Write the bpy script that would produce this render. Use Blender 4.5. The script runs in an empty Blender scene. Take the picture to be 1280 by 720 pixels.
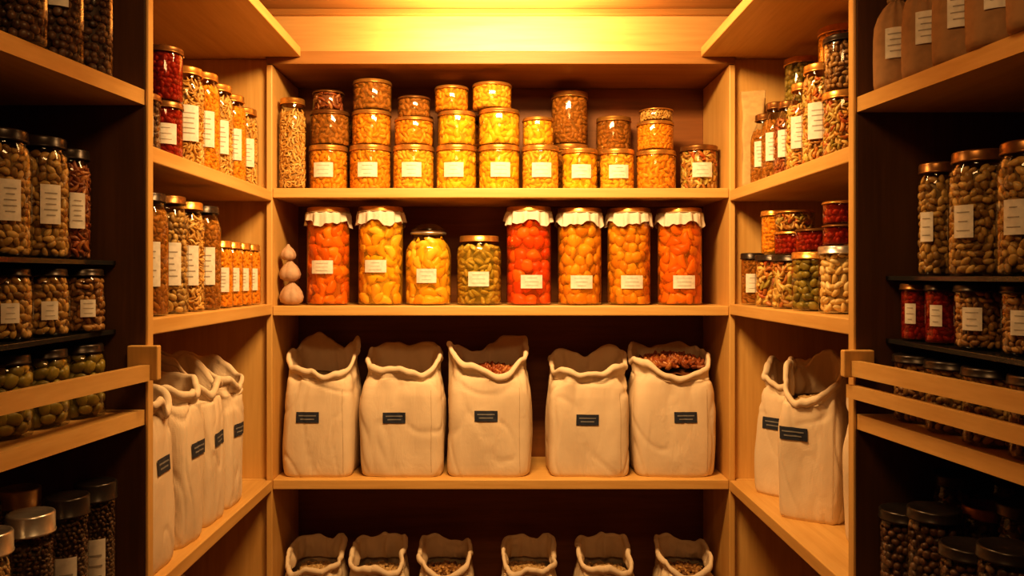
import bpy, bmesh, math, random
import numpy as np
from mathutils import Vector, noise, Matrix
random.seed(7)
sc=bpy.context.scene
EYE=1.45
CX=626.0

# ---------------------------------------------------------------- materials
def new_mat(name):
    m=bpy.data.materials.new(name); m.use_nodes=True
    nt=m.node_tree; nt.nodes.clear()
    out=nt.nodes.new('ShaderNodeOutputMaterial')
    return m,nt,out
def link(nt,a,b): nt.links.new(a,b)
def ramp(nt,cols,interp='LINEAR'):
    r=nt.nodes.new('ShaderNodeValToRGB'); cr=r.color_ramp; cr.interpolation=interp
    n=len(cols)
    while len(cr.elements)<n: cr.elements.new(0.5)
    for i,c in enumerate(cols):
        cr.elements[i].position=i/(n-1) if interp=='LINEAR' else i/n
        cr.elements[i].color=(*c,1)
    return r
def wood(name,axis,c1,c2,rough=0.42):
    m,nt,out=new_mat(name)
    tc=nt.nodes.new('ShaderNodeTexCoord'); mp=nt.nodes.new('ShaderNodeMapping')
    s=[16,16,16]; s[axis]=0.9
    mp.inputs['Scale'].default_value=s
    link(nt,tc.outputs['Object'],mp.inputs['Vector'])
    n1=nt.nodes.new('ShaderNodeTexNoise'); n1.inputs['Scale'].default_value=1.3; n1.inputs['Detail'].default_value=6; n1.inputs['Distortion'].default_value=0.6
    link(nt,mp.outputs[0],n1.inputs['Vector'])
    n2=nt.nodes.new('ShaderNodeTexNoise'); n2.inputs['Scale'].default_value=7; n2.inputs['Detail'].default_value=3
    link(nt,mp.outputs[0],n2.inputs['Vector'])
    mx=nt.nodes.new('ShaderNodeMix'); mx.data_type='FLOAT'; mx.inputs[0].default_value=0.35
    link(nt,n1.outputs['Fac'],mx.inputs[2]); link(nt,n2.outputs['Fac'],mx.inputs[3])
    r=ramp(nt,[c2,c2,c1,c1]); r.color_ramp.elements[1].position=0.35; r.color_ramp.elements[2].position=0.65
    link(nt,mx.outputs[0],r.inputs[0])
    b=nt.nodes.new('ShaderNodeBsdfPrincipled'); b.inputs['Roughness'].default_value=rough
    link(nt,r.outputs[0],b.inputs['Base Color'])
    bp=nt.nodes.new('ShaderNodeBump'); bp.inputs['Strength'].default_value=0.12; bp.inputs['Distance'].default_value=0.004
    link(nt,mx.outputs[0],bp.inputs['Height']); link(nt,bp.outputs[0],b.inputs['Normal'])
    link(nt,b.outputs[0],out.inputs[0]); return m
HON1=(0.77,0.505,0.19); HON2=(0.64,0.38,0.12)
WOOD=[wood('pine_wood_x',0,HON1,HON2),wood('pine_wood_y',1,HON1,HON2),wood('pine_wood_z',2,HON1,HON2)]
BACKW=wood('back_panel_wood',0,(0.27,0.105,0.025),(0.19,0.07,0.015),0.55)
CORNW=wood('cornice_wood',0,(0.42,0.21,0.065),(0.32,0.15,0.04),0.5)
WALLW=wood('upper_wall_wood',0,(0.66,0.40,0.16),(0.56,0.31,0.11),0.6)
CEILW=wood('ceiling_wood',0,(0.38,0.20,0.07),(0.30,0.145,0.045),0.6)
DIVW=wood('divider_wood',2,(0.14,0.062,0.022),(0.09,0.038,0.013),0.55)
def plain(name,col,rough=0.5,metal=0,bump=0,bscale=60,spec=0.5):
    m,nt,out=new_mat(name)
    b=nt.nodes.new('ShaderNodeBsdfPrincipled')
    b.inputs['Roughness'].default_value=rough; b.inputs['Metallic'].default_value=metal
    b.inputs['Specular IOR Level'].default_value=spec
    tc=nt.nodes.new('ShaderNodeTexCoord'); n=nt.nodes.new('ShaderNodeTexNoise'); n.inputs['Scale'].default_value=bscale
    link(nt,tc.outputs['Object'],n.inputs['Vector'])
    d=tuple(c*0.82 for c in col)
    r=ramp(nt,[d,col]); r.color_ramp.elements[0].position=0.3; r.color_ramp.elements[1].position=0.6
    link(nt,n.outputs['Fac'],r.inputs[0]); link(nt,r.outputs[0],b.inputs['Base Color'])
    if bump:
        bp=nt.nodes.new('ShaderNodeBump'); bp.inputs['Strength'].default_value=bump; bp.inputs['Distance'].default_value=0.002
        link(nt,n.outputs['Fac'],bp.inputs['Height']); link(nt,bp.outputs[0],b.inputs['Normal'])
    link(nt,b.outputs[0],out.inputs[0]); return m
PLASTER=plain('warm_plaster',(0.40,0.26,0.13),0.8,bump=0.1)
FLOORM=wood('floor_wood',1,(0.22,0.11,0.045),(0.16,0.075,0.03))
PAPER=plain('label_paper',(0.86,0.82,0.74),0.7)
KRAFT=plain('kraft_paper',(0.42,0.25,0.12),0.85,bump=0.6,bscale=45)
KRAFTL=plain('pale_kraft_paper',(0.62,0.43,0.20),0.85,bump=0.6,bscale=45)
INK=plain('label_ink',(0.42,0.38,0.33),0.8)
NAVY=plain('navy_label',(0.03,0.04,0.07),0.6)
NAVYT=plain('navy_label_text',(0.26,0.27,0.29),0.6)
GOLD=plain('brass_lid',(0.78,0.44,0.12),0.3,0.8)
DARKLID=plain('dark_lid',(0.045,0.035,0.03),0.3,0.5)
SILVER=plain('silver_lid',(0.62,0.6,0.56),0.3,0.8)
REDLID=plain('bronze_lid',(0.30,0.15,0.05),0.33,0.75)
FRILL=plain('cotton_cover',(0.82,0.75,0.64),0.9,bump=0.4,bscale=400)
BCLOTH=plain('brown_cloth_cover',(0.25,0.15,0.08),0.9,bump=0.4,bscale=400)
TWINE=plain('twine',(0.5,0.36,0.2),0.9,bump=0.5,bscale=500)
DGLASS=plain('dark_shelf_glass',(0.03,0.03,0.03),0.15)
def mixtrans(name,tint,k3,k0,rough,second='glossy',col=(1,1,1)):
    m,nt,out=new_mat(name)
    lw=nt.nodes.new('ShaderNodeLayerWeight'); lw.inputs['Blend'].default_value=0.5
    p=nt.nodes.new('ShaderNodeMath'); p.operation='POWER'; p.inputs[1].default_value=3.0
    link(nt,lw.outputs['Facing'],p.inputs[0])
    ml=nt.nodes.new('ShaderNodeMath'); ml.operation='MULTIPLY_ADD'; ml.inputs[1].default_value=k3; ml.inputs[2].default_value=k0
    link(nt,p.outputs[0],ml.inputs[0])
    t=nt.nodes.new('ShaderNodeBsdfTransparent'); t.inputs[0].default_value=(*tint,1)
    if second=='glossy':
        g=nt.nodes.new('ShaderNodeBsdfGlossy'); g.inputs['Roughness'].default_value=rough
    else:
        g=nt.nodes.new('ShaderNodeBsdfDiffuse'); g.inputs['Color'].default_value=(*col,1)
    mx=nt.nodes.new('ShaderNodeMixShader')
    link(nt,ml.outputs[0],mx.inputs[0]); link(nt,t.outputs[0],mx.inputs[1]); link(nt,g.outputs[0],mx.inputs[2])
    link(nt,mx.outputs[0],out.inputs[0]); return m
GLASS=mixtrans('jar_glass',(0.97,0.97,0.95),0.6,0.05,0.06)
def canvas(name,col):
    m,nt,out=new_mat(name)
    b=nt.nodes.new('ShaderNodeBsdfPrincipled'); b.inputs['Roughness'].default_value=1.0; b.inputs['Specular IOR Level'].default_value=0.03
    tc=nt.nodes.new('ShaderNodeTexCoord')
    w=nt.nodes.new('ShaderNodeTexNoise'); w.inputs['Scale'].default_value=7; w.inputs['Detail'].default_value=5
    link(nt,tc.outputs['Object'],w.inputs['Vector'])
    def wav(d):
        q=nt.nodes.new('ShaderNodeTexWave'); q.wave_type='BANDS'; q.bands_direction=d; q.inputs['Scale'].default_value=95; q.inputs['Distortion'].default_value=1.5; q.inputs['Detail'].default_value=1; link(nt,tc.outputs['Object'],q.inputs['Vector']); return q
    wx,wz=wav('X'),wav('Z')
    wm=nt.nodes.new('ShaderNodeMath'); wm.operation='MULTIPLY'; link(nt,wx.outputs['Fac'],wm.inputs[0]); link(nt,wz.outputs['Fac'],wm.inputs[1])
    cs=nt.nodes.new('ShaderNodeMath'); cs.operation='MULTIPLY_ADD'; cs.inputs[1].default_value=0.12; link(nt,wm.outputs[0],cs.inputs[0]); link(nt,w.outputs['Fac'],cs.inputs[2])
    r=ramp(nt,[tuple(c*0.88 for c in col),col]); r.color_ramp.elements[0].position=0.3; r.color_ramp.elements[1].position=0.68
    link(nt,cs.outputs[0],r.inputs[0]); link(nt,r.outputs[0],b.inputs['Base Color'])
    ad=nt.nodes.new('ShaderNodeMath'); ad.operation='MULTIPLY_ADD'; ad.inputs[1].default_value=0.05
    link(nt,wm.outputs[0],ad.inputs[0]); 
    mp=nt.nodes.new('ShaderNodeMapping'); mp.inputs['Scale'].default_value=(1.6,1.6,0.7); link(nt,tc.outputs['Object'],mp.inputs[0])
    w2=nt.nodes.new('ShaderNodeTexNoise'); w2.inputs['Scale'].default_value=9; w2.inputs['Detail'].default_value=4; w2.inputs['Distortion'].default_value=1.2
    link(nt,mp.outputs[0],w2.inputs['Vector']); link(nt,w2.outputs['Fac'],ad.inputs[2])
    bp=nt.nodes.new('ShaderNodeBump'); bp.inputs['Strength'].default_value=0.36; bp.inputs['Distance'].default_value=0.012
    link(nt,ad.outputs[0],bp.inputs['Height']); link(nt,bp.outputs[0],b.inputs['Normal'])
    link(nt,b.outputs[0],out.inputs[0]); return m
CANVAS=canvas('canvas_cloth',(0.83,0.69,0.52))
SEAM=plain('canvas_seam',(0.60,0.46,0.31),0.9)
def pieces_mat(name,cols,rough=0.4):
    m,nt,out=new_mat(name)
    g=nt.nodes.new('ShaderNodeNewGeometry')
    r=ramp(nt,cols,'LINEAR'); link(nt,g.outputs['Random Per Island'],r.inputs[0])
    b=nt.nodes.new('ShaderNodeBsdfPrincipled'); b.inputs['Roughness'].default_value=rough
    link(nt,r.outputs[0],b.inputs['Base Color']); link(nt,b.outputs[0],out.inputs[0])
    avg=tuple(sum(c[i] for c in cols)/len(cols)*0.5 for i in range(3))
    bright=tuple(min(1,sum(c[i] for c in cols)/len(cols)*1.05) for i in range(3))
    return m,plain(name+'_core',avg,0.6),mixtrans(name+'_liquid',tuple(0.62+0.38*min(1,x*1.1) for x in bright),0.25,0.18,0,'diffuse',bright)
PAL={
 'peach':[(0.90,0.34,0.02),(0.74,0.17,0.01),(1.0,0.54,0.05)],
 'apricot':[(0.82,0.43,0.025),(0.96,0.60,0.06),(0.66,0.25,0.012)],
 'lemon':[(1.0,0.64,0.03),(0.92,0.44,0.015),(1.0,0.82,0.16)],
 'tomato':[(0.88,0.17,0.015),(0.68,0.06,0.01),(1.0,0.38,0.04)],
 'pickle':[(0.60,0.43,0.06),(0.72,0.55,0.12),(0.44,0.33,0.04)],
 'corn':[(0.95,0.60,0.06),(0.85,0.45,0.03),(1.0,0.74,0.18)],
 'corngold':[(0.90,0.48,0.035),(0.74,0.34,0.02),(0.98,0.62,0.10)],
 'chickpea':[(0.74,0.44,0.11),(0.52,0.27,0.06),(0.88,0.63,0.24)],
 'pellet':[(0.22,0.12,0.035),(0.44,0.27,0.08),(0.66,0.45,0.16)],
 'brownbean':[(0.17,0.08,0.03),(0.33,0.17,0.055),(0.52,0.31,0.11)],
 'darkbean':[(0.06,0.032,0.02),(0.12,0.06,0.035),(0.18,0.10,0.06)],
 'redbean':[(0.5,0.04,0.015),(0.3,0.02,0.01),(0.62,0.08,0.02)],
 'olive':[(0.14,0.11,0.015),(0.26,0.20,0.03),(0.38,0.30,0.06)],
 'mix':[(0.8,0.48,0.10),(0.55,0.12,0.03),(0.35,0.28,0.05),(0.86,0.6,0.2),(0.38,0.17,0.04)],
 'brown':[(0.54,0.27,0.05),(0.36,0.16,0.03),(0.70,0.40,0.09)],
 'pale':[(0.86,0.64,0.28),(0.74,0.50,0.18),(0.93,0.75,0.40)],
 'spice':[(0.12,0.065,0.035),(0.075,0.04,0.022)],
 'chili':[(0.36,0.10,0.03),(0.22,0.06,0.02),(0.48,0.2,0.06)],
 'oat':[(0.60,0.42,0.20),(0.50,0.33,0.14),(0.70,0.52,0.28)],
}
PM={k:pieces_mat('filling_'+k,v) for k,v in PAL.items()}
SH={'peach':((.5,1.35,.8),.45,.08,1.7,1),'apricot':((.55,1.1,.9),.35,.1,1.7,1),'lemon':((.5,1.35,.75),.5,.08,1.7,1),
'tomato':((.8,1.05,.9),.1,.15,1.4,1),'pickle':((1.0,1.0,.4),.0,.1,1.9,1),'corn':((.7,1.25,.6),.2,.2,1.7,1),'corngold':((.6,1.3,.6),.3,.2,1.8,1),
'chickpea':((.4,1.7,.4),.3,.0,2.3,0),'pellet':((.6,1.15,.7),.0,.1,1.5,0),'brownbean':((.65,1.15,.65),.2,.0,1.5,0),'darkbean':((.8,.95,.8),.0,.0,1.3,0),
'redbean':((.7,1.1,.7),.2,.1,1.5,1),'olive':((.85,1.15,.85),.0,.0,1.3,0),'mix':((.6,1.4,.5),.3,.25,2.0,0),'brown':((.7,1.2,.6),.2,.2,1.6,1),
'pale':((.6,1.15,.6),.25,.0,1.7,0),'spice':((.6,.9,.6),0,.2,1.3,0),'chili':((.5,1.5,.5),.3,.1,1.8,0),'oat':((.4,1.1,.5),0,0,1.8,0)}

# ---------------------------------------------------------------- mesh builder
def ico(sub):
    bm=bmesh.new(); bmesh.ops.create_icosphere(bm,subdivisions=sub,radius=1)
    v=np.array([x.co[:] for x in bm.verts]); f=np.array([[q.index for q in p.verts] for p in bm.faces]); bm.free(); return v,f
ICO2=ico(2)
class MB:
    def __init__(s): s.v=[]; s.n=0; s.f=[]; s.mats=[]
    def mi(s,m):
        if m not in s.mats: s.mats.append(m)
        return s.mats.index(m)
    def add(s,v,f,m,smooth=True):
        v=np.asarray(v,float).reshape(-1,3); f=np.asarray(f,int)
        s.f.append((f+s.n,s.mi(m),smooth)); s.v.append(v); s.n+=len(v)
    def lathe(s,prof,m,seg=36,rf=None,smooth=True):
        vs=[];qs=[];n=len(prof)
        for i,(r,z) in enumerate(prof):
            for k in range(seg):
                a=2*math.pi*k/seg; rr=max(r,1e-5)
                if rf: rr,zz=rf(i,rr,z,a)
                else: zz=z
                vs.append((rr*math.cos(a),rr*math.sin(a),zz))
        for i in range(n-1):
            for k in range(seg):
                k2=(k+1)%seg
                qs.append((i*seg+k,i*seg+k2,(i+1)*seg+k2,(i+1)*seg+k))
        s.add(vs,qs,m,smooth)
    def grid(s,P,m,closed=False,smooth=True):
        P=np.asarray(P,float); a,b=P.shape[:2]; qs=[]
        for i in range(a-1):
            for k in range(b if closed else b-1):
                k2=(k+1)%b
                qs.append((i*b+k,i*b+k2,(i+1)*b+k2,(i+1)*b+k))
        s.add(P.reshape(-1,3),qs,m,smooth)
    def box(s,x0,x1,y0,y1,z0,z1,m):
        v=[(x,y,z) for z in(z0,z1) for y in(y0,y1) for x in(x0,x1)]
        s.add(v,[(0,2,3,1),(4,5,7,6),(0,1,5,4),(2,6,7,3),(0,4,6,2),(1,3,7,5)],m,False)
    def mesh(s,name):
        me=bpy.data.meshes.new(name); V=np.concatenate(s.v)
        me.vertices.add(len(V)); me.vertices.foreach_set('co',V.ravel())
        li=np.concatenate([f.ravel() for f,_,_ in s.f])
        cnt=np.concatenate([np.full(len(f),f.shape[1]) for f,_,_ in s.f])
        me.loops.add(len(li)); me.loops.foreach_set('vertex_index',li)
        me.polygons.add(len(cnt)); st=np.concatenate([[0],np.cumsum(cnt)[:-1]])
        me.polygons.foreach_set('loop_start',st.astype(int)); me.polygons.foreach_set('loop_total',cnt.astype(int))
        me.polygons.foreach_set('material_index',np.concatenate([np.full(len(f),mi) for f,mi,_ in s.f]).astype(int))
        me.polygons.foreach_set('use_smooth',np.concatenate([np.full(len(f),sm) for f,_,sm in s.f]).astype(bool))
        for m in s.mats: me.materials.append(m)
        me.update(calc_edges=True); me.validate(); return me
def obj(name,me,loc=(0,0,0),rz=0,parent=None):
    o=bpy.data.objects.new(name,me); sc.collection.objects.link(o); o.location=loc; o.rotation_euler=(0,0,rz)
    if parent: o.parent=parent
    return o
def empty(name):
    o=bpy.data.objects.new(name,None); sc.collection.objects.link(o); return o

# ---------------------------------------------------------------- boards / room
def board(name,x0,x1,y0,y1,z0,z1,parent=None,mat=None,bev=0.003,axis=None):
    if axis is None: axis=int(np.argmax([x1-x0,y1-y0,z1-z0]))
    mb=MB(); cx,cy,cz=(x0+x1)/2,(y0+y1)/2,(z0+z1)/2
    mb.box(x0-cx,x1-cx,y0-cy,y1-cy,z0-cz,z1-cz,mat or WOOD[axis])
    o=obj(name,mb.mesh(name),(cx,cy,cz+EYE),0,parent)
    if bev:
        b=o.modifiers.new('bevel','BEVEL'); b.width=bev; b.segments=2
    return o
def poly_board(name,pts,z0,z1,parent,mat):
    mb=MB(); n=len(pts)
    v=[(x,y,z0) for x,y in pts]+[(x,y,z1) for x,y in pts]
    mb.add(v,[tuple(range(n-1,-1,-1))],mat,False); 
    mb.add(v,[tuple(range(n,2*n))],mat,False)
    mb.add(v,[(i,(i+1)%n,n+(i+1)%n,n+i) for i in range(n)],mat,False)
    o=obj(name,mb.mesh(name),(0,0,EYE),0,parent); return o
FL=-EYE; CE=1.06
board('floor',-1.33,1.33,-1.2,3.25,FL-0.05,FL,mat=FLOORM,bev=0)
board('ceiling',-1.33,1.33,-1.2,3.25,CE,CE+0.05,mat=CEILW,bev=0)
board('wall_far',-1.33,1.33,3.19,3.25,FL,CE,mat=WALLW,bev=0)
board('wall_left',-1.33,-1.28,-1.2,3.19,FL,CE,mat=PLASTER,bev=0)
board('wall_right',1.28,1.33,-1.2,3.19,FL,CE,mat=PLASTER,bev=0)
board('wall_near',-1.33,1.33,-1.26,-1.2,FL,CE,mat=PLASTER,bev=0)
d=empty('door_1')
board('leaf',-0.42,0.42,-1.195,-1.16,FL+0.005,FL+2.03,d,WOOD[2])
board('frame_left',-0.50,-0.43,-1.2,-1.15,FL,FL+2.1,d,WOOD[2]); board('frame_right',0.43,0.50,-1.2,-1.15,FL,FL+2.1,d,WOOD[2])
board('frame_top',-0.43,0.43,-1.2,-1.15,FL+2.035,FL+2.1,d,WOOD[0])
S1,S2,S3,S4=0.308,-0.105,-0.714,-1.30
T=0.034
bu=empty('built_in_shelving')
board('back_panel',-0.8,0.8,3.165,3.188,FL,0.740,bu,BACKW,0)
for sx in (-1,1):
    a,b=sorted((sx*0.80,sx*0.821))
    board('side_panel_%s'%('left' if sx<0 else 'right'),a,b,2.80,3.165,FL,0.740,bu,WOOD[2])
for i,z in enumerate((S1,S2,S3,S4)):
    board('shelf_%d'%(i+1),-0.799,0.799,2.802,3.164,z-T,z,bu)
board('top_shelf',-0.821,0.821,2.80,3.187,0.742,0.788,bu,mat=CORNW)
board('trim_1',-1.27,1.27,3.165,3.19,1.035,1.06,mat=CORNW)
def flare(Y): return 0.80+ (1.80-Y)*0.115 if Y<1.80 else 0.80
for sx,side in ((-1,'left'),(1,'right')):
    def B(n,x0,x1,*a,**k):
        p,q=sorted((sx*x0,sx*x1)); return board(side+'_'+n,p,q,*a,parent=bu,**k)
    B('end_panel',0.824,1.278,2.822,2.844,FL,0.765,mat=WOOD[2])
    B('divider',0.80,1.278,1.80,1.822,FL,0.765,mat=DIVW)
    B('divider_edging',0.792,0.7995,1.797,1.825,FL,0.765,mat=WOOD[2])
    B('outer_panel',0.905,1.278,0.93,0.952,FL,0.765,mat=WOOD[2])
    B('top_board',0.70,1.278,0.93,2.798,0.766,0.80,axis=1)
    B('top_board_end',0.824,1.278,2.7985,2.845,0.766,0.80,axis=1)
    for i,z in enumerate((0.299,-0.098,S3,S4)):
        B('shelf_%d'%(i+1),0.80,1.277,1.823,2.797,z-T-0.003,z,axis=1)
        B('shelf_end_%d'%(i+1),0.824,1.277,2.797,2.821,z-T-0.003,z,axis=1,bev=0)
    zs={-1:(0.418,-0.30),1:(0.402,-0.31)}[sx]
    for i,z in enumerate((zs[0],zs[1],-0.74,-1.15)):
        pts=[(sx*flare(1.80),1.799),(sx*flare(0.955),0.955),(sx*1.277,0.955),(sx*1.277,1.799)]
        if sx>0: pts=pts[::-1]
        poly_board(side+'_near_shelf_%d'%(i+1),pts,z-0.034,z,bu,WOOD[1])
    ins={-1:(0.034,-0.120),1:(0.0,-0.14)}[sx]
    for i,z in enumerate(ins):
        B('inner_shelf_%d'%(i+1),0.865,1.277,0.955,1.798,z-0.010,z,mat=DGLASS,bev=0.001)
    rails=[(-0.232,-0.197)] if sx<0 else [(-0.222,-0.188),(-0.272,-0.243)]
    for i,(a,b) in enumerate(rails):
        pts=[(sx*0.775,1.795),(sx*0.795,1.795),(sx*(flare(0.955)-0.005),0.955),(sx*(flare(0.955)-0.025),0.955)]
        if sx<0: pts=pts[::-1]
        poly_board(side+'_guard_rail_%d'%(i+1),pts,a,b,bu,WOOD[1])
    zt=-0.155 if sx<0 else -0.165
    B('rail_bracket',0.762,0.83,1.775,1.7965,rails[0][0] if sx<0 else -0.225,zt,mat=WOOD[2])

# ---------------------------------------------------------------- jars
def jar_prof(kind,R,H):
    if kind=='tall':
        return [(0,0.003),(R*0.8,0.0),(R*0.95,0.003),(R,0.012),(R,H*0.74),(R*0.985,H*0.79),(R*0.92,H*0.845),(R*0.82,H*0.88),(R*0.8,H*0.9),(R*0.8,H*0.97)]
    if kind=='wide':
        return [(0,0.003),(R*0.82,0.0),(R*0.96,0.003),(R,0.012),(R,H*0.76),(R*0.97,H*0.82),(R*0.86,H*0.87),(R*0.82,H*0.89),(R*0.82,H*0.97)]
    if kind=='shoulder':
        return [(0,0.003),(R*0.8,0.0),(R*0.95,0.003),(R,0.014),(R,H*0.60),(R*0.985,H*0.66),(R*0.92,H*0.72),(R*0.78,H*0.775),(R*0.68,H*0.80),(R*0.67,H*0.84),(R*0.67,H*0.93)]
    if kind=='straight':
        return [(0,0.003),(R*0.85,0.0),(R*0.97,0.003),(R,0.01),(R,H*0.84),(R*0.985,H*0.87),(R*0.95,H*0.9),(R*0.94,H*0.96)]
    if kind=='bottle':
        return [(0,0.003),(R*0.8,0.0),(R*0.95,0.003),(R,0.012),(R,H*0.62),(R*0.95,H*0.69),(R*0.78,H*0.78),(R*0.62,H*0.84),(R*0.58,H*0.88),(R*0.58,H*0.97)]
FT={'tall':.84,'wide':.83,'shoulder':.74,'straight':.86,'bottle':.74}
cache={}
def jar_mesh(kind,R,H,fill,lid,ps,lab,big):
    key=(kind,round(R,4),round(H,4),fill,lid,ps,lab,big)
    if key in cache: return cache[key]
    rnd=random.Random(len(cache)*13+5)
    mb=MB(); prof=jar_prof(kind,R,H)
    seg=40
    mb.lathe(prof,GLASS,seg)
    rn=prof[-1][0]
    pz=np.array([0]+[q[1] for q in prof[3:]]); pr=np.array([prof[2][0]]+[q[0] for q in prof[3:]])
    PR=lambda z: float(np.interp(z,pz,pr))
    pm,cm,lm=PM[fill]; dims,bend,lump,dens,liq=SH[fill]
    top=H*FT[kind]; zc=0.006
    if lid=='cap': top=H*0.8
    inner=0.004+ps*0.7
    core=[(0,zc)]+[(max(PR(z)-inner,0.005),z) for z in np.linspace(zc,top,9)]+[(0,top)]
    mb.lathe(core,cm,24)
    if liq:
        lt=min(top+0.006,H*0.9)
        lp=[(max(PR(z)-0.0012,0.005),z) for z in np.linspace(0.004,lt,12)]+[(0,lt)]
        mb.lathe(lp,lm,seg)
    v0,f0=ICO2
    step_z=ps*1.5/math.sqrt(dens/1.3); step_a=ps*1.7/math.sqrt(dens/1.3)
    rows=max(2,int((top-zc-ps)/step_z))
    zlist=[];rl=[];al=[]
    for i in range(rows+1):
        z=zc+ps*0.7+(top-zc-ps*0.8)*i/rows
        rr=PR(z)-0.0025-ps*0.5
        n=max(5,int(2*math.pi*rr/step_a))
        for k in range(n):
            zlist.append(z+rnd.uniform(-.3,.3)*ps); rl.append(rr-rnd.uniform(0,.45)*ps); al.append(2*math.pi*(k+0.5*(i%2)+rnd.uniform(-.35,.35))/n)
    n=len(zlist); rg=np.random.RandomState(len(cache)+3)
    V=np.repeat(v0[None],n,0)
    if lump: 
        ph=rg.rand(n,1,3)*6
        V=V*(1+lump*np.sin(V[:,:,[1,2,0]]*3.2+ph))
    V=V*(np.array(dims)*ps)[None,None]*rg.uniform(.85,1.15,(n,1,1))
    V[:,:,2]+=bend*(V[:,:,1]**2)/(ps*1.2)*1.0
    t=rg.uniform(-math.pi,math.pi,n); c,s_=np.cos(t)[:,None],np.sin(t)[:,None]
    y,z=V[:,:,1].copy(),V[:,:,2].copy(); V[:,:,1]=y*c-z*s_; V[:,:,2]=y*s_+z*c
    t=rg.uniform(-.6,.6,n); c,s_=np.cos(t)[:,None],np.sin(t)[:,None]
    x,y=V[:,:,0].copy(),V[:,:,1].copy(); V[:,:,0]=x*c-y*s_; V[:,:,1]=x*s_+y*c
    V[:,:,0]+=np.array(rl)[:,None]
    ca,sa=np.cos(al)[:,None],np.sin(al)[:,None]
    x,y=V[:,:,0].copy(),V[:,:,1].copy(); V[:,:,0]=x*ca-y*sa; V[:,:,1]=x*sa+y*ca
    V[:,:,2]+=np.array(zlist)[:,None]
    rad=np.hypot(V[:,:,0],V[:,:,1]); lim=np.interp(V[:,:,2],pz,pr)-0.0022
    k2=np.minimum(1,lim/np.maximum(rad,1e-6)); V[:,:,0]*=k2; V[:,:,1]*=k2
    V[:,:,2]=np.clip(V[:,:,2],0.004,H*0.9)
    F=(f0[None]+(np.arange(n)*len(v0))[:,None,None]).reshape(-1,3)
    mb.add(V.reshape(-1,3),F,pm)
    rt=PR(top)-0.006-ps; pv=[];pf=[];c=0
    for j in range(min(int(max(0,(rt/ps)**2*0.7)),30)):
        a=rnd.uniform(0,6.28); q=rt*math.sqrt(rnd.random()); s=ps*rnd.uniform(.8,1.1)
        v=v0*np.array([s,s*0.8,s*0.6])+np.array([q*math.cos(a),q*math.sin(a),top])
        pv.append(v); pf.append(f0+c); c+=len(v)
    if pv: mb.add(np.concatenate(pv),np.concatenate(pf),pm)
    L={'gold':GOLD,'dark':DARKLID,'silver':SILVER,'bronze':REDLID,'frill':GOLD,'brown':BCLOTH,'clear':GLASS,'cap':SILVER,'darkcap':DARKLID}[lid]
    lr=rn+0.004; lh=min(0.022,H*0.12)
    if lid in('cap','darkcap'): lh=0.038
    z0=H-lh
    if lid=='clear':
        mb.lathe([(rn+.001,H*.86),(rn+.009,H*.862),(rn+.010,H*.875),(rn+.009,H*.888),(rn+.001,H*.89)],SILVER,seg)
        mb.lathe([(rn,H*0.90),(rn+.007,H*.902),(rn+.008,H*.92),(rn+.003,H*.935),(rn*.9,H*.96),(rn*.6,H*.99),(0,H)],GLASS,seg)
        mb.lathe([(rn+.0002,H*0.89),(rn+.005,H*.892),(rn+.005,H*.90),(rn+.0002,H*.902)],REDLID,seg)
    else:
        mb.lathe([(lr-0.002,z0),(lr+0.001,z0),(lr+0.0015,z0+0.003),(lr,z0+0.004),(lr,H-0.004),(lr-0.0015,H-0.001),(lr-0.004,H),(lr-0.006,H-0.0005),(lr-0.008,H-0.002),(0,H-0.002)],L,seg,
                 lambda i,r,z,a:(r+(0.0004*math.sin(40*a) if 3<=i<=4 else 0),z))
        if lid=='frill':
            ph=R*900
            def rf(i,r,z,a):
                k=[0.01,0.02,0.035,0.045,0.055][min(i,4)]
                dz=-0.008*math.sin(4*a+.7+ph)*(i>=3)-0.006*math.sin(7*a+ph*2)*(i>=3)-0.002*math.sin(19*a)
                return r*(1+k*math.sin(13*a+.5)+k*.5*math.sin(23*a)),z+dz
            P=[(rn+0.0045,H-0.018),(lr*1.03,H-0.019),(lr*1.06,H-0.028),(R*1.05,H-0.043),(R*1.09,H-0.060)]
            mb.lathe(P,FRILL,120,rf)
            mb.lathe([(q[0]*0.985,q[1]-0.001) for q in P],FRILL,120,rf)
            mb.lathe([(lr*1.02,H-.0205),(lr*1.055,H-.020),(lr*1.055,H-.0165),(lr*1.02,H-.016)],TWINE,36)
    if lab:
        hw,za,zb=lab
        def patch(r,x0,x1,y0,y1,m,n=10):
            G=[]
            for z in (y0,y1):
                G.append([(r*math.sin(x/R),-r*math.cos(x/R),z) for x in np.linspace(x0,x1,n)])
            mb.grid(G,m)
        za*=H; zb*=H; h=zb-za
        patch(R+0.0010,-hw,hw,za,zb,PAPER)
        nl=3 if h<0.07 else 5
        for q in range(nl):
            zz=za+h*(0.78-0.56*q/(nl-1)); w=hw*rnd.uniform(0.35,0.7)
            patch(R+0.0016,-w,w,zz-h*0.014,zz+h*0.014,INK,6)
    me=mb.mesh('jar'); cache[key]=me; return me
NM={'peach':'canned_peach_jar','apricot':'canned_apricot_jar','lemon':'canned_lemon_jar','tomato':'canned_tomato_jar','pickle':'pickle_jar','corn':'corn_jar','corngold':'corn_jar','chickpea':'pasta_jar','pellet':'lentil_jar','brownbean':'brown_bean_jar','darkbean':'black_bean_jar','redbean':'red_bean_jar','olive':'olive_jar','mix':'pickled_vegetable_jar','brown':'nut_jar','pale':'white_bean_jar','spice':'spice_bottle','chili':'chili_jar','oat':'oat_jar'}
def jar(kind,R,H,fill,lid,X,Y,Z,ps=0.009,lab=None,big=False,face=None,name=None):
    me=jar_mesh(kind,R,H,fill,lid,ps,lab,big)
    if face is None: face=random.uniform(-.12,.12)
    return obj(name or NM[fill],me,(X,Y,Z+EYE),face)
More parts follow.
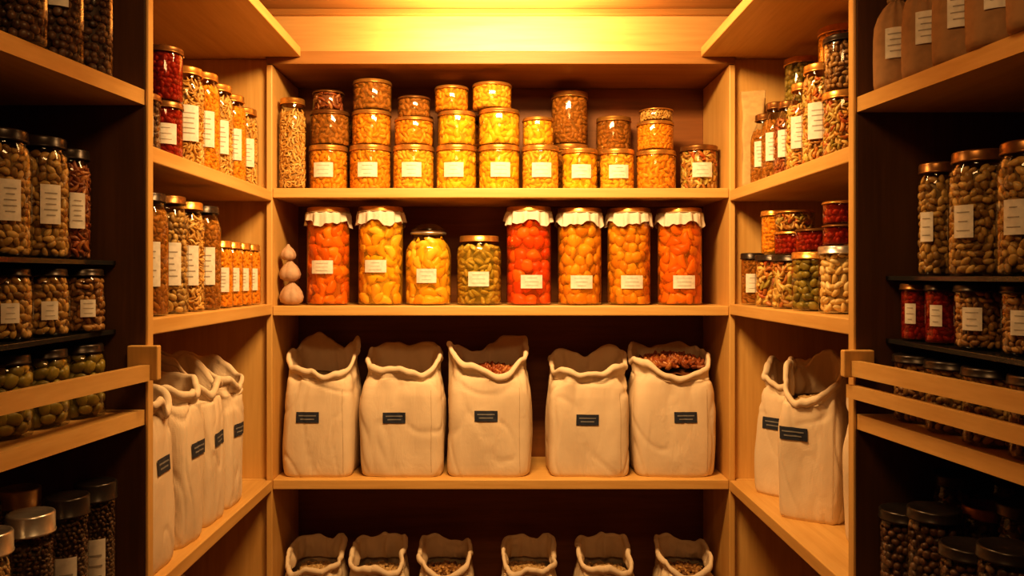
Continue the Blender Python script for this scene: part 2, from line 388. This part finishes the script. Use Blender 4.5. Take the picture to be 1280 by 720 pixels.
E=0.0005
def px(x,Y): return (x-CX)*Y/1000.0
# --- back, top shelf
Y=2.925
def bj(x0,x1,h,fill,lid,z=0,kind='straight',Yy=Y,lab=True,ps=0.012,big=False):
    R=(x1-x0)/2*Yy/1000-0.001; X=px((x0+x1)/2,Yy)
    l=(0.036,0.28,0.60) if lab else None
    if R<0.055 and lab: l=(0.026,0.3,0.62)
    jar(kind,R,h,fill,lid,X,Yy,S1+E+z,ps,l,big,face=random.uniform(-.1,.1))
    return z+h+E
jar('tall',0.049,0.325,'chickpea','gold',-0.747,2.87,S1+E,0.009)
hb=0.163
z=bj(386,435,hb,'corngold','gold'); z=bj(388,437,0.125,'brown','bronze',z,lab=False); bj(391,430,0.073,'chili','bronze',z,lab=False)
z=bj(437,489,hb,'corngold','gold'); z=bj(440,489,0.125,'corngold','gold',z,lab=False); bj(441,490,0.11,'brown','gold',z,lab=False)
z=bj(491,543,hb,'corn','gold'); z=bj(493,542,0.10,'corngold','gold',z,lab=False); bj(497,538,0.077,'brown','bronze',z,lab=False)
z=bj(545,596,hb,'lemon','gold',ps=.016); z=bj(547,595,0.122,'lemon','gold',z,lab=False,ps=.016); bj(543,586,0.092,'corngold','gold',z,lab=False)
z=bj(598,650,hb,'lemon','gold',ps=.015); z=bj(598,650,0.13,'lemon','gold',z,lab=False,ps=.015); bj(590,640,0.095,'corn','gold',z,lab=False)
z=bj(652,699,hb,'corn','gold'); bj(653,692,0.102,'lemon','gold',z,lab=False,ps=.015)
bj(702,747,0.152,'lemon','gold',ps=.015)
bj(749,793,0.150,'corn','gold'); 
z=bj(795,845,0.145,'corngold','gold',lab=False); z=bj(796,842,0.105,'corngold','gold',z,lab=False,ps=.008); bj(799,841,0.045,'chickpea','gold',z,lab=False,ps=0.006)
bj(850,897,0.163,'mix','bronze')
Yb=3.07
def bk(x0,x1,h,fill,lid,z=0): return bj(x0,x1,h,fill,lid,z,Yy=Yb,lab=False,ps=0.012)
z=bk(688,736,0.19,'brown','gold'); bk(689,735,0.20,'brown','gold',z)
z=bk(744,790,0.15,'brown','bronze'); bk(745,789,0.145,'brown','gold',z)
for x in (455,520,580): bk(x-22,x+22,0.3,'brown','bronze')
# --- back, middle shelf : large preserves
Y=2.925
def mj(x0,x1,h,fill,lid,kind='straight',lx=0,lab=(0.040,0.17,0.305),ps=0.024):
    R=(x1-x0)/2*Y/1000; X=px((x0+x1)/2,Y)
    jar(kind,R,h,fill,lid,X,Y,S2+E,ps,lab,True,face=-lx)
mj(384,437,0.352,'peach','frill',lx=0.1,lab=(0.04,0.32,0.455))
mj(448,504,0.355,'lemon','frill',lx=0.1,lab=(0.04,0.33,0.455))
mj(507,564,0.296,'lemon','clear','shoulder',lab=(0.036,0.27,0.44))
mj(571,627,0.25,'pickle','gold','wide',lab=(0.038,0.27,0.48),ps=0.018)
mj(633,689,0.355,'tomato','frill',lx=-0.1,ps=.026)
mj(697,752,0.35,'apricot','frill')
mj(759,813,0.35,'apricot','frill',ps=.021)
mj(822,877,0.35,'peach','frill')
def garlic():
    mb=MB(); GM=plain('garlic_skin',(0.55,0.38,0.27),0.6,bump=0.2)
    for (cx,cz,s,ph) in ((0.0,0,0.70,0),(-0.006,0.085,0.62,1.0),(-0.012,0.160,0.45,2.0)):
        P=[(0,0),(0.03,0.002),(0.052,0.018),(0.058,0.042),(0.050,0.07),(0.036,0.092),(0.020,0.108),(0.012,0.120),(0.010,0.13)]
        m0=MB(); m0.lathe([(r*s,z*s) for r,z in P],GM,60,lambda i,r,z,a:(r*(1+0.09*abs(math.sin(3.5*a+ph))*(0<i<7)),z))
        v=m0.v[0]+np.array([cx,0,cz]); mb.add(v,m0.f[0][0],GM)
    return mb.mesh('garlic')
obj('garlic_string',garlic(),(-0.750,2.87,S2+E+EYE),0.3)

SL1,SL2=0.299,-0.098
def J(side,X,Y,z,R,H,kind,fill,lid,lab=True,ps=0.009,face=0.50,big=False):
    l=(R*0.58,0.24,0.60) if lab else None
    jar(kind,R,H,fill,lid,side*X,Y,z+E,ps,l,big,face=-side*face)
    return z+H+E
def JL(*a,**k): return J(-1,*a,**k)
z=JL(0.868,2.06,SL1,0.047,0.145,'straight','redbean','bronze',lab=True,face=0.5)
JL(0.868,2.06,z,0.047,0.14,'straight','redbean','bronze',lab=False)
z=JL(0.875,1.94,SL1,0.047,0.14,'straight','darkbean','bronze')
for Yy,H,f in ((2.20,0.27,'chickpea'),(2.32,0.285,'corngold'),(2.44,0.28,'chickpea'),(2.56,0.275,'corngold'),(2.69,0.26,'chickpea')):
    JL(0.868,Yy,SL1,0.052,H,'tall',f,'gold')
for Yy in (2.1,2.3,2.5,2.68): JL(1.02,Yy,SL1,0.055,0.27,'tall','brown','bronze',lab=False,ps=0.012)
for Yy,H,f,l in ((1.96,0.30,'brown','dark'),(2.085,0.305,'pellet','bronze'),(2.205,0.30,'chickpea','gold'),(2.33,0.30,'brown','dark')):
    JL(0.872,Yy,SL2,0.055,H,'tall',f,l,ps=0.010)
for Yy in (2.445,2.54,2.635,2.73): JL(0.862,Yy,SL2,0.043,0.205,'tall','corngold','gold')
for Yy in (2.2,2.4,2.6,2.75): JL(1.02,Yy,SL2,0.055,0.24,'tall','brown','bronze',lab=False,ps=0.012)
# --- right far bay
def JR(*a,**k): return J(1,*a,**k)
JR(0.868,2.63,SL1,0.046,0.23,'bottle','brown','bronze')
JR(0.868,2.52,SL1,0.046,0.245,'bottle','brown','bronze')
JR(0.868,2.41,SL1,0.046,0.225,'bottle','chili','bronze')
JR(0.868,2.29,SL1,0.052,0.25,'bottle','mix','gold')
JR(0.868,2.165,SL1,0.052,0.27,'tall','mix','gold')
z=JR(0.872,2.03,SL1,0.053,0.165,'straight','mix','gold',lab=False); JR(0.872,2.03,z,0.05,0.14,'straight','brownbean','dark',lab=False)
z=JR(1.0,2.66,SL1,0.055,0.24,'straight','mix','gold',lab=False,ps=0.011); JR(1.0,2.66,z,0.055,0.18,'straight','olive','gold',lab=False,ps=0.011)
z=JR(1.0,2.36,SL1,0.062,0.24,'straight','mix','gold',lab=False,ps=0.011); JR(1.0,2.36,z,0.06,0.19,'straight','corngold','gold',lab=False,ps=0.011)
z=JR(1.0,2.51,SL1,0.055,0.30,'tall','olive','gold',lab=False,ps=0.011)
JR(0.855,2.72,SL2,0.037,0.175,'straight','brown','dark',face=0.3)
z=JR(0.878,2.56,SL2,0.062,0.165,'straight','mix','dark',lab=False,ps=0.013,big=True); JR(0.878,2.56,z,0.043,0.14,'straight','corngold','gold',lab=False)
z=JR(0.885,2.41,SL2,0.066,0.160,'straight','mix','dark',lab=False,ps=0.013,big=True); z=JR(0.885,2.41,z,0.058,0.07,'straight','redbean','gold',lab=False); JR(0.885,2.41,z,0.057,0.062,'straight','mix','gold',lab=False)
z=JR(0.885,2.26,SL2,0.06,0.165,'straight','olive','gold',lab=False,ps=0.013,big=True); z=JR(0.885,2.26,z,0.05,0.065,'straight','redbean','bronze',lab=False); 
z=JR(0.885,2.08,SL2,0.056,0.175,'straight','pale','silver',lab=False,ps=0.013,big=True); z=JR(0.885,2.08,z,0.045,0.055,'straight','redbean','bronze',lab=False); JR(0.885,2.08,z,0.045,0.06,'straight','redbean','gold',lab=False)
for Yy in (2.1,2.3,2.5,2.7): JR(1.04,Yy,SL2,0.055,0.25,'straight','mix','bronze',lab=False,ps=0.012)

# --- near left bay
NL1,NL2,NL3=0.418,-0.30,-0.74
for Yy,X,f in ((1.69,0.868,'darkbean'),(1.57,0.868,'darkbean'),(1.45,0.872,'darkbean'),(1.33,0.885,'darkbean')):
    jar('tall',0.046,0.29,f,'dark',-X,Yy,NL1+E,0.010,(0.022,0.34,0.58) if Yy<1.6 else None,face=0.4)
for Yy,X,f,R,H in ((1.715,0.925,'chili',0.044,0.235),(1.61,0.925,'pellet',0.052,0.243),(1.495,0.935,'pellet',0.052,0.238),(1.37,0.94,'pellet',0.052,0.24),(1.25,0.94,'pellet',0.052,0.24)):
    jar('tall',R,H,f,'dark',-X,Yy,0.034+E,0.0095,(R*0.36,0.28,0.60),face=0.85)
for Yy,X,f in ((1.71,0.90,'brownbean'),(1.598,0.917,'pellet'),(1.485,0.925,'pellet'),(1.37,0.93,'pellet'),(1.25,0.93,'pellet')):
    jar('wide',0.051,0.135,f,'dark',-X,Yy,-0.12+E,0.009,(0.015,0.25,0.52),face=0.8)
for Yy,X in ((1.71,0.90),(1.598,0.917),(1.485,0.925),(1.37,0.93),(1.25,0.93)):
    jar('wide',0.051,0.155,'olive','dark',-X,Yy,NL2+E,0.014,None,True)
for Yy,X in ((1.70,1.06),(1.55,1.07),(1.40,1.07),(1.25,1.07)):
    jar('wide',0.055,0.150,'olive','dark',-X,Yy,NL2+E,0.014,None,True)
    jar('tall',0.055,0.235,'brownbean','dark',-X,Yy,0.034+E,0.01,None)
for Yy,X,f,l in ((1.715,0.868,'spice','darkcap'),(1.605,0.870,'spice','darkcap'),(1.49,0.876,'spice','cap'),(1.375,0.885,'oat','cap'),(1.26,0.89,'spice','darkcap'),(1.66,1.0,'oat','cap'),(1.54,1.01,'spice','darkcap'),(1.42,1.01,'spice','darkcap')):
    jar('straight',0.040,0.30,f,l,-X,Yy,NL3+E,0.006,(0.019,0.1,0.62),face=0.45,name='spice_jar')
# --- near right bay
NR1,NR2=0.402,-0.31
def pouch(seed,R,H):
    mb=MB(); off=Vector((seed*2.3,seed,seed*5.1))
    P=[(0,0.001),(.8,0.0),(.96,.012),(1,.06),(1.02,.25),(1.0,.42),(.95,.52),(.80,.60),(.58,.66),(.36,.70),(.29,.725),(.34,.76),(.52,.84),(.66,.93),(.70,1.0),(.62,.93),(.3,.82),(0,.78)]
    def rf(i,r,z,a):
        k=min(1,max(0,(z/H-.4)/.25))
        q=Vector((math.cos(a)*1.6,math.sin(a)*1.6,z*9))+off
        w=1+0.06*noise.noise(q)+0.10*k*noise.noise(Vector((math.cos(a)*4,math.sin(a)*4,z*2))+off)*2+0.05*k*math.sin(11*a+seed)
        return r*w, z+(0.012*math.sin(3*a+seed) if i in(13,14,15) else 0)
    mb.lathe([(r*R,z*H) for r,z in P],KRAFT,72,rf)
    mb.lathe([(R*.33,H*.705),(R*.40,H*.71),(R*.41,H*.725),(R*.40,H*.74),(R*.33,H*.745)],TWINE,32)
    G=[[(1.085*R*math.sin(x/R),-1.085*R*math.cos(x/R),zz) for x in np.linspace(-.021,.021,8)] for zz in (H*.22,H*.46)]
    mb.grid(G,PAPER)
    for q in range(4):
        zz=H*(.41-.045*q); ww=.012 if q%2 else .016
        G=[[(1.098*R*math.sin(x/R),-1.098*R*math.cos(x/R),zz+dz) for x in np.linspace(-ww,ww,5)] for dz in (-.0012,.0012)]
        mb.grid(G,INK)
    return mb.mesh('pouch')
for i,(Yy,X) in enumerate(((1.735,0.858),(1.63,0.868),(1.525,0.873),(1.42,0.878),(1.315,0.885))):
    obj('kraft_paper_pouch',pouch(i+1,0.046,0.27),(X,Yy,NR1+E+EYE),-0.45)
def paper_bag(w,dp,h,seed):
    mb=MB(); N=40; rows=[]
    for j,t in enumerate(np.linspace(0,1,22)):
        k=max(0,(t-.72)/.28); k=k*k*(3-2*k)
        a=w/2*(1+.04*k); b=dp/2*(1-k)+0.004*k
        r=[]
        for u in range(N):
            an=2*math.pi*(u+.5)/N; n=9
            cx=math.copysign(abs(math.cos(an))**(2/n),math.cos(an)); cy=math.copysign(abs(math.sin(an))**(2/n),math.sin(an))
            dd=0.005*noise.noise(Vector((cx*1.3,cy*1.3,t*4+seed)))
            r.append(((a+dd)*cx,(b+dd*(1-k))*cy,t*h))
        rows.append(r)
    mb.grid([[(0,0,0.0005)]*N]+rows+[[(p[0],0,h) for p in rows[-1]]],KRAFTL,closed=True)
    mb.box(-w*.52,w*.52,-.010,-.0045,h-.03,h-.003,KRAFTL)
    return mb.mesh('paper_bag')
obj('kraft_paper_bag',paper_bag(0.075,0.085,0.335,3),(0.866,2.745,SL1+E+EYE),-0.3)
for Yy,X,R,H,lab in ((1.675,0.915,0.040,0.235,1),(1.515,0.906,0.053,0.235,1),(1.385,0.915,0.050,0.232,1),(1.25,0.93,0.052,0.235,1)):
    jar('tall',R,H,'pellet','bronze',X,Yy,E,0.0095,(R*0.34,0.3,0.56),face=-1.05)
for Yy,X,R,f,l in ((1.735,0.905,0.034,'redbean','bronze'),(1.645,0.912,0.036,'redbean','dark'),(1.53,0.925,0.052,'brownbean','dark'),(1.40,0.93,0.048,'brownbean','dark'),(1.27,0.94,0.052,'brownbean','dark')):
    jar('straight',R,0.124,f,l,X,Yy,-0.14+E,0.008,(R*0.34,0.3,0.65),face=-0.95)
for Yy,X in ((1.71,0.895),(1.59,0.90),(1.47,0.905),(1.35,0.915),(1.23,0.93)):
    jar('straight',0.052,0.142,'brownbean' if X<0.9 else 'pellet','dark',X,Yy,NR2+E,0.009,None)
for Yy in (1.68,1.54,1.40,1.25):
    jar('wide',0.055,0.148,'brownbean','dark',1.06,Yy,NR2+E,0.01,None)
    jar('tall',0.055,0.235,'brownbean','dark',1.07,Yy,E,0.01,None)
for i,Yy in enumerate((1.735,1.62,1.505,1.39,1.275,1.16)):
    for j,X in enumerate((0.875,0.99,1.105,1.215)):
        k=(i*2+j*3)%4
        jar('straight',0.050,0.235+0.022*j+0.018*k,'spice' if k%2 else 'darkbean',['dark','bronze','dark','darkcap'][k] if k<3 else 'dark',X+(0.003*i if j==0 else 0.0),Yy,NL3+E,0.010,None,name='dark_preserve_jar')

# ---------------------------------------------------------------- sacks
def smooth(a,b,x):
    t=min(1,max(0,(x-a)/(b-a))); return t*t*(3-2*t)
KT=[0,.02,.06,.12,.30,.50,.66,.75,.82,.88,.94,1.0]
KF=[.94,.98,1.0,1.01,1.02,1.015,1.0,.965,.93,.925,.96,1.01]
def ulist(N,n=4.2):
    u=np.linspace(0,2*math.pi,6001); x=np.sign(np.cos(u))*np.abs(np.cos(u))**(2/n); y=np.sign(np.sin(u))*np.abs(np.sin(u))**(2/n)
    L=np.concatenate([[0],np.cumsum(np.hypot(np.diff(x),np.diff(y)))])
    return list(np.interp((np.arange(N)+0.5)/N*L[-1],L,u))
US=ulist(148)
def sack_mesh(w,dp,h,seed,content,lab=True,lx=0.0,lt=0.5,lv=0.80):
    mb=MB(); a,b=w/2/1.03,dp/2/1.03; N=148; off=Vector((seed*3.7,seed*1.3,seed*2.1))
    rs=random.Random(seed*17); slx=rs.uniform(-.008,.008); sly=rs.uniform(-.006,.003)
    F=lambda t: float(np.interp(t,KT,KF))
    XM=w/2+0.006
    def surf_cs(c,s,t,extra=0.0):
        n=5.8-3.0*smooth(.6,.95,t)
        rx=math.copysign(abs(c)**(2/n),c); ry=math.copysign(abs(s)**(2/n),s)
        f=F(t)
        q=Vector((rx*1.2,ry*1.0,t*1.6))+off
        dsp=0.010*noise.noise(q*1.1)+0.002*noise.noise(q*3.0)
        cr=1-abs(noise.noise(Vector((rx*1.2+t*0.9,ry*1.3-t*0.5,t*1.4))*1.2+off))*10.0
        dsp-=0.0035*max(0,cr)**1.3
        cr=1-abs(noise.noise(Vector((rx*0.6,ry*0.6,t*3.6))*1.1+off*1.9))*8.0
        dsp-=0.005*max(0,cr)**1.3*smooth(.56,.70,t)
        fold=noise.noise(Vector((rx*3.0,ry*3.0,t*0.7))+off*2)
        dsp+=0.026*fold*math.exp(-((t-.85)/.11)**2)
        dsp-=0.008*smooth(.5,.95,t)*abs(rx)**6
        L=math.hypot(rx,ry) or 1
        k=dsp+extra
        x=a*f*rx+k*rx/L+slx*smooth(.3,1,t); y=b*f*ry+k*ry/L+sly*smooth(.3,1,t)
        x=max(-XM,min(XM,x))
        z=h*t
        m=smooth(.72,1,t)
        rimz=-0.085+0.08*ry+0.05*abs(rx)**2.5+0.11*noise.noise(Vector((rx*1.3,ry*1.3,0))+off*1.7)+0.025*noise.noise(Vector((rx*4,ry*4,3))+off)
        z+=m*h*rimz
        return (x,y,z)
    rows=[]
    ts=list(np.linspace(0,0.1,6))+list(np.linspace(0.12,1.0,60))
    us=US
    base=[surf_cs(math.cos(u),math.sin(u),0) for u in us]
    rows.append([(0,0,0.001)]*N); rows.append([(p[0]*.6,p[1]*.6,0.001) for p in base])
    for t in ts: rows.append([ (lambda p:(p[0],p[1],max(0.0,p[2])))(surf_cs(math.cos(u),math.sin(u),t)) for u in us])
    rim=rows[-1]
    def mod(ring,dr,dz):
        o=[]
        for k,p in enumerate(ring):
            L=math.hypot(p[0],p[1]); g=1+0.5*noise.noise(Vector((p[0]*14,p[1]*14,seed)))
            o.append((p[0]*(1+dr*g/L),p[1]*(1+dr*g/L),p[2]+dz*g))
        return o
    rows=rows[:-1]
    for ang in (-75,-40,-10,20,60,100,140,180,215):
        r=0.009; rows.append(mod(rim,r*math.cos(math.radians(ang))-0.003,r*1.3*math.sin(math.radians(ang))+0.000))
    for t,s in ((.94,.93),(.90,.93),(.86,.92),(.78,.90)):
        rows.append([ (p[0]*s,p[1]*s,p[2]) for p in [surf_cs(math.cos(u),math.sin(u),t) for u in us]])
    mb.grid(rows,CANVAS,closed=True)
    pm,cm,_=PM[content]
    lvl=h*lv
    ring=[surf_cs(math.cos(u),math.sin(u),.86) for u in us]
    G=[]
    for s in (0.93,.75,.5,.25,.01):
        G.append([(p[0]*s,p[1]*s,lvl+0.02*(1-s)+0.012*noise.noise(Vector((p[0]*s*18,p[1]*s*18,seed)))) for p in ring])
    mb.grid(G,cm,closed=True)
    rnd=random.Random(seed); v0,f0=ICO2; pv=[];pf=[];c=0
    big= content=='chili'
    for j in range(260 if big else 300):
        q=math.sqrt(rnd.random())*0.84; p=ring[rnd.randrange(N)]
        s=0.014 if big else 0.0095
        v=v0*np.array([s*(1.6 if big else 1.1),s*.7,s*.6])
        if big: v[:,2]+=0.3*v[:,0]**2/s
        t=rnd.uniform(0,6.28); t2=rnd.uniform(-.8,.8)
        v=v@np.array([[math.cos(t2),0,math.sin(t2)],[0,1,0],[-math.sin(t2),0,math.cos(t2)]]).T
        v=v@np.array([[math.cos(t),-math.sin(t),0],[math.sin(t),math.cos(t),0],[0,0,1]]).T
        hgt=(0.04*(1-q*q)+.01 if big else 0.02*(1-q))+rnd.uniform(0,0.010)
        v=v+np.array([p[0]*q,p[1]*q,lvl+hgt]); pv.append(v); pf.append(f0+c); c+=len(v)
    mb.add(np.concatenate(pv),np.concatenate(pf),pm)
    def patch(x0,x1,t0,t1,ex,m,nx=16,nt=10):
        P=[]
        for t in np.linspace(t0,t1,nt):
            r=[]
            for x in np.linspace(x0,x1,nx):
                n=5.8-3.0*smooth(.6,.95,t); f=F(t)
                cc=math.copysign(min(1,abs(x)/(a*f))**(n/2),x); s=-math.sqrt(max(0,1-cc*cc))
                r.append(surf_cs(cc,s,t,ex))
            P.append(r)
        mb.grid(P,m)
    if lab:
        hw=min(0.040,a*0.5)
        t0=lt-0.019/h; t1=lt+0.019/h
        patch(lx-hw,lx+hw,t0,t1,0.0030,NAVY)
        for q,(wf) in enumerate((0.75,0.6)):
            tc=t1-(t1-t0)*(0.34+0.32*q); patch(lx-hw*wf,lx+hw*wf,tc-0.0045,tc+0.0045,0.0042,NAVYT,12,3)
    patch(a*0.72,a*0.732,0.04,0.70,0.0016,SEAM,2,40)
    return mb.mesh('sack')
Ys=2.955
for i,(x0,x1,h,cont,lx,s,lv) in enumerate(((353,444,0.445,'brownbean',-0.03,1,.70),(448,555,0.44,'oat',-0.02,2,.70),(558,665,0.455,'chili',-0.01,3,.70),(684,788,0.425,'oat',-0.01,4,.70),(790,897,0.445,'chili',0.03,5,.81))):
    w=(x1-x0)*2.87/1000; X=px((x0+x1)/2,2.87)
    obj('grain_sack',sack_mesh(w,0.255,h,s,cont,True,lx,0.48,lv),(X,Ys,S3+E+EYE),0)
bm_=[sack_mesh(0.215,0.24,0.30,11+i,['oat','oat','brownbean'][i],False,lv=.68) for i in range(3)]
for i,X in enumerate((-0.675,-0.445,-0.20,0.105,0.38,0.672)):
    obj('flour_sack',bm_[i%3],(X,2.94,S4+E+EYE),0.02*((i*7)%5-2))
for i,(Yy,h,th) in enumerate(((1.955,0.485,0.19),(2.155,0.48,0.17),(2.33,0.465,0.16),(2.505,0.45,0.16),)):
    obj('grain_sack',sack_mesh(th,0.27,h,21+i,'oat',True,0.0,0.52,.72),(-0.952,Yy,S3+E+EYE),math.pi/2)
for Yy in (1.98,2.25,2.52): obj('flour_sack',bm_[1],(-0.98,Yy,S4+E+EYE),math.pi/2)
for i,(Yy,X,h,w,dp,rz) in enumerate(((2.645,0.965,0.42,0.19,0.20,-0.8),(2.40,0.945,0.45,0.19,0.20,-0.6),(2.12,1.045,0.42,0.22,0.20,-0.9))):
    obj('grain_sack',sack_mesh(w,dp,h,31+i,'oat',True,-0.04 if i==1 else -0.02,0.56,.72),(X,Yy,S3+E+EYE),rz)
for Yy in (1.98,2.25,2.52): obj('flour_sack',bm_[2],(0.98,Yy,S4+E+EYE),-math.pi/2)

# ---------------------------------------------------------------- lights
WARM=(1.0,0.58,0.23)
def area(name,loc,target,sx,sy,P,col=WARM,spread=180):
    l=bpy.data.lights.new(name,'AREA'); l.shape='RECTANGLE'; l.size=sx; l.size_y=sy; l.energy=P; l.color=col; l.spread=math.radians(spread)
    o=bpy.data.objects.new(name,l); sc.collection.objects.link(o); o.location=(loc[0],loc[1],loc[2]+EYE)
    dv=Vector((target[0]-loc[0],target[1]-loc[1],target[2]-loc[2])); o.rotation_euler=dv.to_track_quat('-Z','Y').to_euler(); return o
area('ceiling_light_main',(0,1.95,1.0),(0,2.75,0.1),0.6,0.16,39,(1.0,0.59,0.24),160)
board('ceiling_light_housing',-0.33,0.33,1.86,2.04,1.03,1.0599,mat=SILVER)
area('led_strip',(0,2.95,0.806),(0,3.14,1.05),0.7,0.04,19,(1.0,0.62,0.24))
board('led_strip_housing',-0.37,0.37,2.92,2.98,0.7885,0.798,mat=SILVER)
area('ceiling_light_near',(0,0.75,1.03),(0,1.5,-0.2),0.5,0.3,10.5)
board('ceiling_light_fixture',-0.27,0.27,0.59,0.91,1.05,1.0599,mat=SILVER,bev=0.001)
w=bpy.data.worlds.new('World'); sc.world=w; w.use_nodes=True
w.node_tree.nodes['Background'].inputs[0].default_value=(1.0,0.6,0.3,1); w.node_tree.nodes['Background'].inputs[1].default_value=0.02

# ---------------------------------------------------------------- camera
cam=bpy.data.cameras.new('camera'); co=bpy.data.objects.new('camera',cam); sc.collection.objects.link(co)
co.location=(0,0,EYE); co.rotation_euler=(math.pi/2,0,0)
cam.sensor_width=36; cam.lens=36*1000/1280; cam.shift_x=14/1280; cam.shift_y=-15/1280
cam.clip_start=0.05
sc.camera=co
sc.view_settings.view_transform='Standard'
try: sc.view_settings.look='Medium High Contrast'
except Exception as e: print('look',e)
